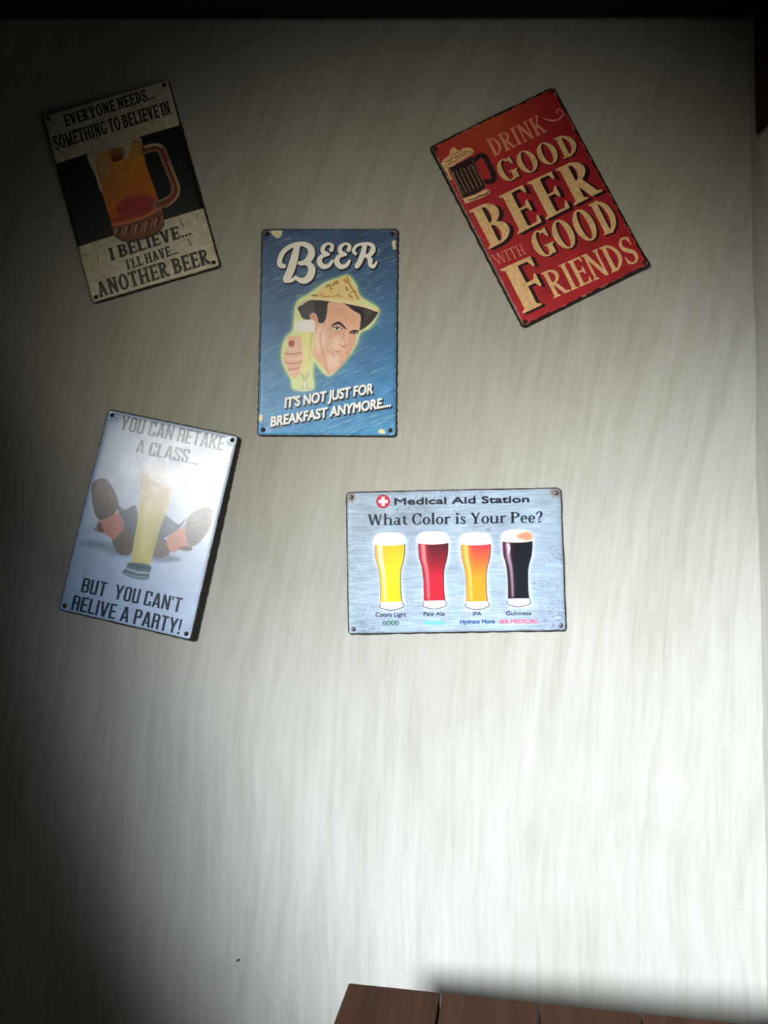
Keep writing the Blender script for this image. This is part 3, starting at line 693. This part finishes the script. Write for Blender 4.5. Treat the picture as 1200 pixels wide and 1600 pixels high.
def print_party():
    p = Print(200, 300, [(169.3, 640), (376, 682.7), (301.3, 998.7), (96, 952)], seed=41)
    H, W = p.H, p.W
    p.sp(80, 620, 3.75)
    u = (p.X/W)[..., None]; v = (p.Y/H)[..., None]
    p.img[:] = lin_col((172, 198, 232))*(1-u)+lin_col((208, 224, 242))*u
    lo = np.clip((v-.5)*2, 0, 1)
    p.img = p.img*(1-.4*lo)+lin_col((150, 170, 206))*.4*lo
    p.img *= (.94+.12*fractal(H, W, 90, 90, p.rng, 4))[..., None]
    # soft printed ground shadows of the picture
    p.blob([(170, 860), (300, 850), (420, 890), (480, 930), (420, 940), (300, 900)], (92, 106, 128), .55, 16)
    p.blob([(600, 930), (700, 930), (780, 960), (680, 975), (600, 960)], (100, 112, 130), .6, 10)
    p.blob([(260, 780), (300, 770), (330, 800), (290, 800)], (110, 60, 60), .6, 5)
    # jeans
    p.blob([(400, 640), (440, 670), (510, 655), (520, 860), (480, 830), (440, 770), (410, 700)], (70, 92, 116), 1, 2.5)
    p.blob([(660, 690), (720, 730), (760, 755), (800, 720), (770, 770), (700, 820), (620, 850), (640, 760)], (84, 106, 130), 1, 2.5)
    for k in range(9):
        p.line([(430+k*9, 690+k*4), (445+k*9, 740+k*6), (470+k*6, 800)], 5, (122, 144, 164) if k % 2 else (48, 66, 90), .6, 2)
    for k in range(6):
        p.line([(660+k*10, 710+k*6), (690+k*8, 740+k*4), (655+k*8, 800-k*3)], 5, (140, 160, 176) if k % 2 else (60, 80, 102), .6, 2)
    # shoes: left sole, pink sock part, cuff
    p.blob([(370, 830), (420, 760), (480, 800), (500, 870), (470, 930), (400, 915)], (104, 94, 92), 1, 2)
    p.blob([(290, 770), (330, 700), (400, 690), (440, 760), (390, 835), (360, 830)], (190, 122, 114), 1, 2)
    p.blob([(285, 490), (330, 492), (370, 540), (400, 610), (400, 660), (370, 700), (330, 720), (290, 725), (262, 670), (247, 590), (252, 520)], (74, 66, 68), 1, 2)
    p.blob([(300, 740), (280, 760), (290, 790), (320, 800)], (92, 44, 44), .9, 3)
    p.line([(262, 540), (275, 640), (300, 710)], 8, (104, 98, 98), .6, 4)
    # right shoe
    p.blob([(610, 850), (680, 840), (710, 900), (690, 940), (640, 950), (605, 920)], (118, 112, 112), 1, 3)
    p.blob([(690, 840), (780, 770), (830, 770), (830, 870), (760, 900), (715, 915)], (206, 140, 126), 1, 3)
    p.blob([(810, 720), (870, 670), (930, 655), (965, 690), (950, 760), (900, 840), (850, 880), (815, 870), (800, 800)], (122, 118, 120), 1, 3)
    p.blob([(760, 890), (830, 880), (835, 905), (790, 908)], (96, 92, 92), .9, 4)
    # tall glass
    gl = [(532, 445), (620, 440), (726, 552), (700, 640), (655, 760), (615, 900), (590, 1000), (478, 985), (492, 880), (515, 740), (530, 600)]
    gm = p.mask([gl])
    f = np.clip((v-.24)/.25, 0, 1)
    p.paint(gm, lin_col((190, 176, 168))*(1-f)+lin_col((206, 198, 128))*f, .95, 2)
    p.poly([(560, 600), (600, 610), (560, 960), (520, 955)], (222, 216, 160), .6, 8)
    p.poly([(650, 620), (690, 630), (610, 930), (590, 920)], (176, 168, 110), .5, 8)
    p.blob([(540, 440), (600, 405), (680, 410), (735, 450), (740, 520), (700, 545), (560, 470)], (222, 226, 232), .9, 8)
    p.blob([(470, 975), (590, 990), (590, 1040), (575, 1072), (500, 1065), (432, 1035), (455, 1000)], (96, 116, 128), 1, 2.5)
    p.line([(455, 1010), (520, 1030), (585, 1035)], 12, (190, 206, 214), .8, 2.5)
    p.line([(445, 1035), (510, 1055), (575, 1060)], 8, (170, 190, 200), .8, 2)
    p.line([(480, 985), (530, 1000), (588, 1005)], 8, (60, 78, 92), .8, 2)
    ink = (26, 40, 56)
    for t, a, b, h in (('YOU CAN RETAKE', (402, 196), (1016, 324), 86), ('A CLASS...', (498, 333), (866, 408), 80),
                       ("BUT  YOU CAN'T", (188, 1143), (768, 1262), 84), ('RELIVE A PARTY!', (132, 1243), (765, 1386), 86)):
        g, w = condensed_text(t, .135 if h > 81 else .13)
        p.paint(p.text_mask(g, w, a, b, h), ink, .95, .8)
    p.wear((66, 42, 38), None, .8, 1., .6, 8)
    return p.out('print_party')

def print_glasses():
    p = Print(300, 200, [(541.7, 770), (876, 761.7), (884.6, 986), (543.9, 990.5)], res=6, seed=51)
    H, W = p.H, p.W
    p.sp(530, 750, 3.243)
    n = fractal(H, W, 8, 120, p.rng, 5); n2 = fractal(H, W, 220, 300, p.rng, 4)
    u = (p.X/W)[..., None]; v = (p.Y/H)[..., None]
    p.img[:] = lin_col((164, 182, 198))*(.80+.34*n[..., None])*(.86+.26*n2[..., None])
    rt = np.clip((u-.82)*5, 0, 1)*.30
    p.img = p.img*(1-rt)+lin_col((128, 142, 158))*rt
    blot = np.clip((fractal(H, W, 9, 16, p.rng, 4)-.58)*7, 0, 1)*np.clip((fractal(H, W, 200, 260, p.rng, 3)-.5)*6, 0, 1)
    p.paint(blot, (96, 106, 130), .6, 1)
    cn = np.clip(1-np.hypot(p.X-W*.97, p.Y-H*.97)/(W*.17), 0, 1)+np.clip(1-np.hypot(p.X-W*.08, p.Y-H*.99)/(W*.09), 0, 1)
    p.paint(np.clip(cn*1.6, 0, 1)*np.clip((fractal(H, W, 10, 26, p.rng, 4)-.45)*5, 0, 1), (104, 110, 138), .65, 1.5)
    # cross emblem
    p.disc((222, 111), 34, 34, (150, 20, 40), 1, 1)
    p.disc((222, 111), 30, 30, (204, 32, 60), 1, 1)
    p.poly([(214, 88), (230, 88), (230, 134), (214, 134)], (250, 246, 246), 1, .8)
    p.poly([(199, 103), (245, 103), (245, 119), (199, 119)], (250, 246, 246), 1, .8)
    def sans(t, a, b, h, col, grow=1):
        g, w = sans_text(t); p.paint(p.text_mask(g, w, a, b, h, grow=grow), col, 1, .6)
    sans('Medical Aid Station', (280, 127), (956, 112), 32, (22, 26, 44), 3)
    g, w = serif_text('What Color is Your Pee?', T=.155, t=.07, sh=.05, st=.055, gap=.055, space=.25)
    p.paint(p.text_mask(g, w, (146, 231), (1026, 214), 55), (18, 24, 40), 1, .6)
    for t, a, b, h, c in (('Coors Light', (182, 690), (336, 689), 21, (50, 56, 76)), ('GOOD', (217, 731), (299, 730), 19, (20, 84, 66)),
                          ('Pale Ale', (424, 686), (530, 685), 19, (50, 56, 76)), ('Hydrate', (427, 729), (528, 728), 19, (52, 196, 222)),
                          ('IPA', (672, 685), (715, 684), 19, (50, 56, 76)), ('Hydrate More', (608, 726), (783, 725), 19, (16, 62, 128)),
                          ('Guinness', (840, 684), (968, 683), 20, (50, 56, 76)), ('SEE MEDICAL!', (808, 726), (1004, 724), 19, (216, 66, 100))):
        sans(t, a, b, h, c, 1.5)
    sans('MADE IN USA', (900, 769), (974, 767), 8, (40, 44, 56), .5)
    sans('A.DP', (200, 772), (228, 772), 7, (40, 44, 56), .5)
    # four glasses
    def glass(dx, dy, cols, foamc, hl, rim):
        def q(L): return [(x+dx, y+dy) for x, y in L]
        out = [(180, 318), (330, 318), (330, 350), (326, 390), (313, 440), (308, 480), (309, 560), (317, 620), (320, 636), (262, 652), (208, 640), (209, 580), (206, 500), (198, 440), (184, 390)]
        p.blob(q([(172, 290), (255, 270), (338, 290), (336, 400), (320, 480), (330, 640), (262, 660), (200, 645), (200, 480), (172, 400)]), (250, 244, 250), .35, 10)
        bod = [(180, 318), (330, 318), (330, 350), (326, 390), (313, 440), (308, 480), (309, 560), (313, 612), (262, 620), (208, 614), (209, 580), (206, 500), (198, 440), (184, 390)]
        m = p.mask([q(bod)])
        t0 = p.P([(0, 318+dy)])[0, 1]; t1 = p.P([(0, 612+dy)])[0, 1]
        f = np.clip((p.Y-t0)/(t1-t0), 0, 1)[..., None]; a, b, c = [lin_col(k) for k in cols]
        g2 = np.clip(f*1.6, 0, 1)
        col = (a*(1-g2)+b*g2)
        xa = p.P([(190+dx, 400+dy)])[0, 0]; xb = p.P([(300+dx, 400+dy)])[0, 0]
        s = np.clip((p.X-xa)/(xb-xa), 0, 1)[..., None]
        s = np.clip(1-s*1.9, 0, 1)
        col = col*(1-s)+c*s
        p.paint(m, col, 1, 1.2)
        p.line(q([(205, 335), (210, 400), (224, 470), (232, 600)]), [22, 20, 14, 10], hl, .85, 7)
        p.line(q([(328, 300), (329, 350), (324, 395), (311, 445), (307, 490), (309, 570), (316, 620)]), 4.5, rim, .85, 1)
        p.line(q([(180, 330), (184, 390), (198, 440), (206, 500), (208, 580), (207, 620)]), 3, rim, .5, 1.2)
        # foot of clear glass
        p.poly(q([(207, 612), (313, 610), (321, 632), (300, 648), (262, 653), (225, 650), (206, 640)]), (236, 232, 238), 1, 1.2)
        p.line(q([(206, 622), (206, 640), (262, 653), (320, 637), (318, 618)]), 4, (52, 48, 60), .9, .9)
        p.line(q([(215, 626), (262, 634), (308, 624)]), 3.5, (150, 140, 150), .7, 1)
        p.blob(q([(178, 322), (174, 300), (182, 276), (215, 264), (260, 262), (305, 266), (326, 278), (331, 300), (331, 320), (255, 328)]), foamc, 1, 1.6)
    glass(0, 4, [(236, 178, 40), (240, 216, 30), (236, 166, 60)], (246, 240, 246), (255, 246, 214), (60, 50, 60))
    glass(217, -2, [(70, 12, 24), (196, 28, 48), (176, 30, 50)], (250, 238, 236), (240, 150, 150), (60, 16, 30))
    glass(432, 2, [(228, 50, 70), (244, 150, 40), (240, 148, 46)], (250, 238, 232), (255, 200, 110), (90, 50, 60))
    glass(643, -12, [(16, 16, 24), (14, 18, 26), (66, 22, 40)], (248, 226, 210), (186, 160, 178), (16, 16, 24))
    p.line([(690, 285), (730, 297), (764, 288)], 5, (196, 150, 136), .7, 1.5)
    p.blob([(890, 285), (930, 262), (968, 268), (972, 300), (930, 303)], (198, 112, 76), .75, 8)
    p.line([(852, 330), (856, 350), (852, 370)], [16, 12, 6], (230, 214, 226), .8, 3)
    p.wear((72, 52, 48), None, .9, 1., .6, 9)
    p.disc((60, 92), 26, 24, (120, 92, 80), .6, 8); p.disc((1095, 60), 30, 26, (120, 92, 80), .6, 8)
    return p.out('print_glasses')
# ---------------------------------------------------------------- the room
RX, BEAM, CEIL = .501, CZ+.8055, CZ+1.2
bm = bmesh.new(); box(bm, (-2.2, 0, 0), (RX+.1, .1, CEIL+.12)); struct(mesh_ob('wall_back', bm, M_WALL), 'pale greige wall with vertical brush marks that carries the tin signs')
bm = bmesh.new()
# the side wall: its plaster edge wanders a little along the corner
zs = np.linspace(0, CEIL+.12, 90); rr = np.random.RandomState(3)
wob = np.convolve(rr.randn(94), np.ones(5)/5, 'valid')*.0016
ys = [0.0, -.012, -.05, -.2, -.4, -.7]; rows = []
for j, z in enumerate(zs):
    rows.append([bm.verts.new((RX-(wob[j]+.001)*(1 if i in (0, 1) else .4 if i == 2 else 0), y, z)) for i, y in enumerate(ys)])
for a, b in zip(rows, rows[1:]):
    for k in range(len(ys)-1): bm.faces.new((a[k], a[k+1], b[k+1], b[k]))
bk = [bm.verts.new((RX+.1, y, z)) for y, z in ((0, 0), (-.7, 0), (-.7, CEIL+.12), (0, CEIL+.12))]
bm.faces.new(bk)
struct(mesh_ob('wall_right', bm, M_SIDE, smooth=True), 'pale plastered side wall meeting the signed wall at the right edge')
# floor and ceiling as boards
def boards(name, z0, z1, m, w, gap, lab):
    root = bmesh.new(); box(root, (-2.2, -4.3, z0 if z0 < 1 else z0+.02), (RX, 0, z1-.012 if z0 < 1 else z1+.03))
    o = struct(mesh_ob(name, root, m), lab)
    me = None; x = -3.0+w/2; k = 0
    n = int(4.3/w)
    for i in range(n):
        if me is None:
            b = bmesh.new(); box(b, (-2.2 , -w/2+gap/2, 0), (RX, w/2-gap/2, .02), .002)
            p = mesh_ob('board', b, m, o); me = p.data
        else: p = link(bpy.data.objects.new('board', me), o)
        p.location = (0, -w/2-i*w, z1-.02 if z0 < 1 else z0)
boards('floor', -.1, 0, M_FLOOR, .15, .003, 'dark wooden floor below the frame')
boards('ceiling', CEIL, CEIL+.12, M_CEIL, .15, .004, 'dark boarded ceiling above the frame')
# sloping blocker added behind the camera to shade the signed wall's lower left
b = bmesh.new(); sl = [(-2.2, .001), (.330, .001), (-.703, CZ+.10), (-1.453, CEIL-.002), (-2.2, CEIL-.002)]
for y in (-1.16, -1.11): b.faces.new([b.verts.new((x, y, z)) for x, z in sl])
b.verts.ensure_lookup_table()
for k in range(5): b.faces.new((b.verts[k], b.verts[(k+1) % 5], b.verts[5+(k+1) % 5], b.verts[5+k]))
struct(mesh_ob('wall_blocker', b, M_BLOCKER), 'dark sloping panel added out of view behind the camera to block light')
# the black beam that closes the wall at the top of the picture
b = bmesh.new(); box(b, (-2.2, -.14, BEAM), (RX-.001, -.001, CEIL-.001), .004); struct(mesh_ob('trim_1', b, M_CEIL), 'almost black beam along the top edge of the signed wall')
# dark wooden board on the side wall, top right corner
t = empty('wall_cabinet', (RX-.003, -.02, CZ+.611)); tag(t, 'dark red-brown wooden cabinet side hanging in the top right corner', 'cabinet')
b = bmesh.new(); box(b, (-.007, -.62, .0), (0, -.012, BEAM-CZ-.612), .002); mesh_ob('side_panel', b, M_PANEL, t)
b = bmesh.new(); box(b, (-.022, -.62, .002), (-.0075, -.56, BEAM-CZ-.614), .002); mesh_ob('batten', b, M_PANEL, t)

# ---------------------------------------------------------------- table: four planks, apron, legs
TH = CZ-.470
t = empty('wooden_table', (-.054, -.197, 0), (0, 0, -.135)); tag(t, 'brown wooden plank-topped table at the bottom right, cut by the frame', 'table')
PW, L = .1045, .56
rr = np.random.RandomState(5); me = None
for k in range(4):
    b = bmesh.new(); box(b, (0, -L, -.024), (PW-.0022, 0, 0), .0018)
    o = mesh_ob('plank', b, M_TABLE, t); o.location = (k*PW, rr.uniform(-.001, .001), TH+rr.uniform(-.0006, .0006))
for nm, lo, hi in (('apron', (.03, -.05, TH-.10), (4*PW-.03, -.03, TH-.0255)), ('apron', (.03, -L+.03, TH-.10), (4*PW-.03, -L+.05, TH-.0255)),
                   ('apron', (.03, -L+.052, TH-.10), (.05, -.052, TH-.0255)), ('apron', (4*PW-.05, -L+.052, TH-.10), (4*PW-.03, -.052, TH-.0255))):
    b = bmesh.new(); box(b, lo, hi, .0015); mesh_ob(nm, b, M_TABLE, t)
for x in (.051, 4*PW-.051-.04):
    for y in (-.0515-.04, -L+.0515):
        b = bmesh.new(); box(b, (x, y, 0), (x+.04, y+.04, TH-.0255), .003); mesh_ob('leg', b, M_TABLE, t)

# ---------------------------------------------------------------- signs
def print_material(im, gloss, spec):
    m, nt, b = mat(im.name)
    tx = nt.nodes.new('ShaderNodeTexImage'); tx.image = im; tx.extension = 'EXTEND'
    nt.links.new(tx.outputs[0], b.inputs['Base Color'])
    f = noise(nt, coords(nt, (1, 1, 1)), 60, 5, .7)
    r = nt.nodes.new('ShaderNodeMapRange'); r.inputs['To Min'].default_value = gloss-.05; r.inputs['To Max'].default_value = gloss+.08
    nt.links.new(f, r.inputs[0]); nt.links.new(r.outputs[0], b.inputs['Roughness'])
    b.inputs['Specular IOR Level'].default_value = spec
    g = noise(nt, coords(nt, (1, 1, 1)), 260, 3, .6); bump(nt, g, .12, .0004, b)
    return m
M_RIM = plain('rusty_rim', (.055, .036, .028), .6, .3, .5)
M_SCREW = plain('dark_screw_steel', (.05, .045, .042), .38, .7, .3)
M_SLOT = plain('screw_recess', (.008, .008, .008), .7, 0, .1)
M_STEEL = plain('grey_screw_steel', (.22, .2, .19), .38, .8, .3)

def sign(wd, ht, loc, rot, im, label, seed, lifts, screw_at, steel=M_SCREW, gloss=.36, bow=.0015, tilt=(0, 0), spec=.4, dish=0.):
    root = empty('tin_sign', (loc[0], 0, CZ+loc[1]), (0, -rot, 0)); tag(root, label, 'sign', 'tin signs screwed to the wall')
    rr = np.random.RandomState(seed); nx, nz = 40, int(40*ht/wd)
    r = .006
    amp = [rr.uniform(-1, 1) for _ in range(8)]
    def depth(x, z):
        u, v = x/wd, z/ht                                        # -.5 .. .5
        d = .0048+.32*(abs(tilt[0])+abs(tilt[1]))+bow*((1 if dish else math.cos(PI*u))*math.cos(PI*v))-dish*math.cos(PI*u)+tilt[0]*u+tilt[1]*v
        d += .0006*math.sin(5*u+amp[0]*3)*math.sin(4*v+amp[1]*3)
        for (sx, sz), l in zip(((-1, 1), (1, 1), (1, -1), (-1, -1)), lifts):
            q = math.hypot(x-sx*wd/2, z-sz*ht/2)
            d += l*max(0, 1-q/.035)**2
        for (x0, z0) in screw_at:
            q = math.hypot(x-x0, z-z0); d -= .0014*math.exp(-(q/.007)**2)
        e = min(wd/2-abs(x), ht/2-abs(z))
        d -= .0011*math.exp(-e/.0016)+.0012*(e < .0001)
        return max(d, .0012)
    bm = bmesh.new(); uvl = bm.loops.layers.uv.new('UVMap'); V = {}
    def sp(n, L):                                                # denser near the edges
        t = np.linspace(-1, 1, n+1); return np.sign(t)*(1-(1-abs(t))**1.35)*L/2
    X, Z = sp(nx, wd), sp(nz, ht)
    def rnd(x, z):                                               # round the corners
        ax, az = abs(x)-(wd/2-r), abs(z)-(ht/2-r)
        if ax > 0 and az > 0:
            q = max(ax, az); h = math.hypot(ax, az)
            if h > 0: ax, az = ax*q/h, az*q/h
            x = math.copysign(wd/2-r+ax, x); z = math.copysign(ht/2-r+az, z)
        jit = .0005*math.sin(x*900+seed)*math.sin(z*700+seed)
        return x, z, jit
    for i, x in enumerate(X):
        for k, z in enumerate(Z):
            a, c, jt = rnd(x, z)
            if i in (0, nx): a += jt
            if k in (0, nz): c += jt
            V[i, k] = bm.verts.new((a, -depth(x, z), c))
    for i in range(nx):
        for k in range(nz):
            f = bm.faces.new((V[i, k], V[i+1, k], V[i+1, k+1], V[i, k+1])); f.smooth = True
            for l in f.loops: l[uvl].uv = (l.vert.co.x/wd+.5, l.vert.co.z/ht+.5)
    # the sheet has a thickness: a back skin 0.5 mm behind the front, closed at the edge by the rolled rim
    me = bpy.data.meshes.new('plate'); bm.normal_update(); bm.to_mesh(me); bm.free(); me.materials.append(print_material(im, gloss, spec)); me.materials.append(M_RIM)
    plate = link(bpy.data.objects.new('plate', me), root)
    so = plate.modifiers.new('sheet', 'SOLIDIFY'); so.thickness = .0005; so.offset = -1; so.material_offset_rim = 1; so.material_offset = 1
    # rolled rim: a thin bead that follows the outline, just behind the face
    loop = [(i, 0) for i in range(nx)]+[(nx, k) for k in range(nz)]+[(i, nz) for i in range(nx, 0, -1)]+[(0, k) for k in range(nz, 0, -1)]
    pts = []
    for i, k in loop:
        a, c, jt = rnd(X[i], Z[k]); pts.append(Vector((a+(jt if i in (0, nx) else 0), -depth(X[i], Z[k])+.0009, c+(jt if k in (0, nz) else 0))))
    b = bmesh.new(); rings = []; n = len(pts)
    for j, p in enumerate(pts):
        tg = (pts[(j+1) % n]-pts[j-1]).normalized(); out = tg.cross(Vector((0, -1, 0))).normalized()
        rings.append([b.verts.new(p+out*(.0007*math.cos(q))*(1+.25*math.sin(j*1.7+seed))+Vector((0, 1, 0))*(.0009*math.sin(q))) for q in np.linspace(0, 2*PI, 7)[:-1]])
    for j in range(n):
        a, c = rings[j], rings[(j+1) % n]
        for q in range(6): b.faces.new((a[q], a[(q+1) % 6], c[(q+1) % 6], c[q]))
    mesh_ob('rim', b, M_RIM, root, True)
    for j, (x0, z0) in enumerate(screw_at):
        b = bmesh.new(); R_ = .0033; prof = [(R_, 0), (R_*.97, .0007), (R_*.8, .0014), (R_*.5, .0019), (R_*.2, .0021)]
        rg = [[b.verts.new((pr*math.cos(q), -h, pr*math.sin(q))) for q in np.linspace(0, 2*PI, 17)[:-1]] for pr, h in prof]
        for a, c in zip(rg, rg[1:]):
            for q in range(16): f = b.faces.new((a[q], a[(q+1) % 16], c[(q+1) % 16], c[q])); f.smooth = True
        b.faces.new(rg[-1]); b.faces.new(rg[0][::-1])
        ang = rr.uniform(0, PI)
        for h in (0, PI/2):
            q = bmesh.new(); box(q, (-.0019, -.00225, -.0004), (.0019, -.0018, .0004), 0, 1)
            bmesh.ops.rotate(q, verts=q.verts, cent=(0, 0, 0), matrix=Matrix.Rotation(ang+h, 3, 'Y'))
            tmp = bpy.data.meshes.new('tmp'); q.to_mesh(tmp); q.free(); b.from_mesh(tmp); bpy.data.meshes.remove(tmp)
        # shank into the wall
        s0 = [[b.verts.new((.0015*math.cos(q), y, .0015*math.sin(q))) for q in np.linspace(0, 2*PI, 9)[:-1]] for y in (0, depth(x0, z0)-.0003)]
        for q in range(8): b.faces.new((s0[0][q], s0[0][(q+1) % 8], s0[1][(q+1) % 8], s0[1][q]))
        o = mesh_ob('screw', b, [steel, M_SLOT], root); o.location = (x0, -depth(x0, z0)-.0001, z0)
    return root

def four(w, h, d=.0085, skip=()):
    return [p for j, p in enumerate(((-w/2+d, h/2-d), (w/2-d, h/2-d), (w/2-d, -h/2+d), (-w/2+d, -h/2+d))) if j not in skip]
DIM = [(.2*.9757, .3*.993), (.2*1.0214, .3*1.0089), (.2*.9969, .3*1.0168), (.2*.9797, .3*.9838), (.3*1.0165, .2*1.0047)]
w_, h_ = DIM[0]; sign(w_, h_, (-.40626, .54153), .29419, print_believe(), 'dark tin sign with a handled glass beer mug on a black band between cream bands', 1, (0, .001, .003, 0), four(w_, h_, .008), spec=.25)
w_, h_ = DIM[1]; sign(w_, h_, (.19194, .51919), .47159, print_friends(), 'red tin sign with big cream lettering and a small foaming mug, tilted at upper right', 2, (0, 0, .006, .001), four(w_, h_, .007), gloss=.42)
w_, h_ = DIM[2]; sign(w_, h_, (-.11063, .33172), .00371, print_breakfast(), 'blue upright tin sign of a man in a hat raising a tall beer', 3, (.0, .002, .002, .001), four(w_, h_, .0085), spec=.3)
w_, h_ = DIM[3]; sign(w_, h_, (-.36072, .05182), -.19967, print_party(), 'pale blue tin sign with two shoe soles behind a tall glass, tilted at left', 4, (0, .002, .002, 0), four(w_, h_, .0075), gloss=.26, bow=.0025, tilt=(.008, -.006), spec=.42, dish=.0015)
w_, h_ = DIM[4]; sign(w_, h_, (.07487, .00335), .03218, print_glasses(), 'wide grey-blue tin sign with a row of four beer glasses', 5, (0, .001, .002, 0), four(w_, h_, .0075), M_STEEL, gloss=.42, spec=.25)

# tiny brown speck on the wall
b = bmesh.new(); bmesh.ops.create_icosphere(b, subdivisions=2, radius=.0016)
rr = np.random.RandomState(9)
for v in b.verts: v.co = Vector((v.co.x*1.3+v.co.z*.4, v.co.y*.5, v.co.z))*(1+rr.uniform(-.25, .25))
for q in ((.003, .0012), (-.0025, -.0018), (.001, .0028)):
    c = bmesh.new(); bmesh.ops.create_icosphere(c, subdivisions=1, radius=.0008)
    for v in c.verts: v.co += Vector((q[0]*.7, 0, q[1]*.7))
    tmp = bpy.data.meshes.new('tmp'); c.to_mesh(tmp); c.free(); b.from_mesh(tmp); bpy.data.meshes.remove(tmp)
o = mesh_ob('dirt_speck', b, plain('dried_dirt', (.06, .045, .02), .8)); o.location = (-.2191, -.0007, CZ-.549)
tag(o, 'tiny dark brown speck stuck on the bare lower wall, left of the table', 'speck')
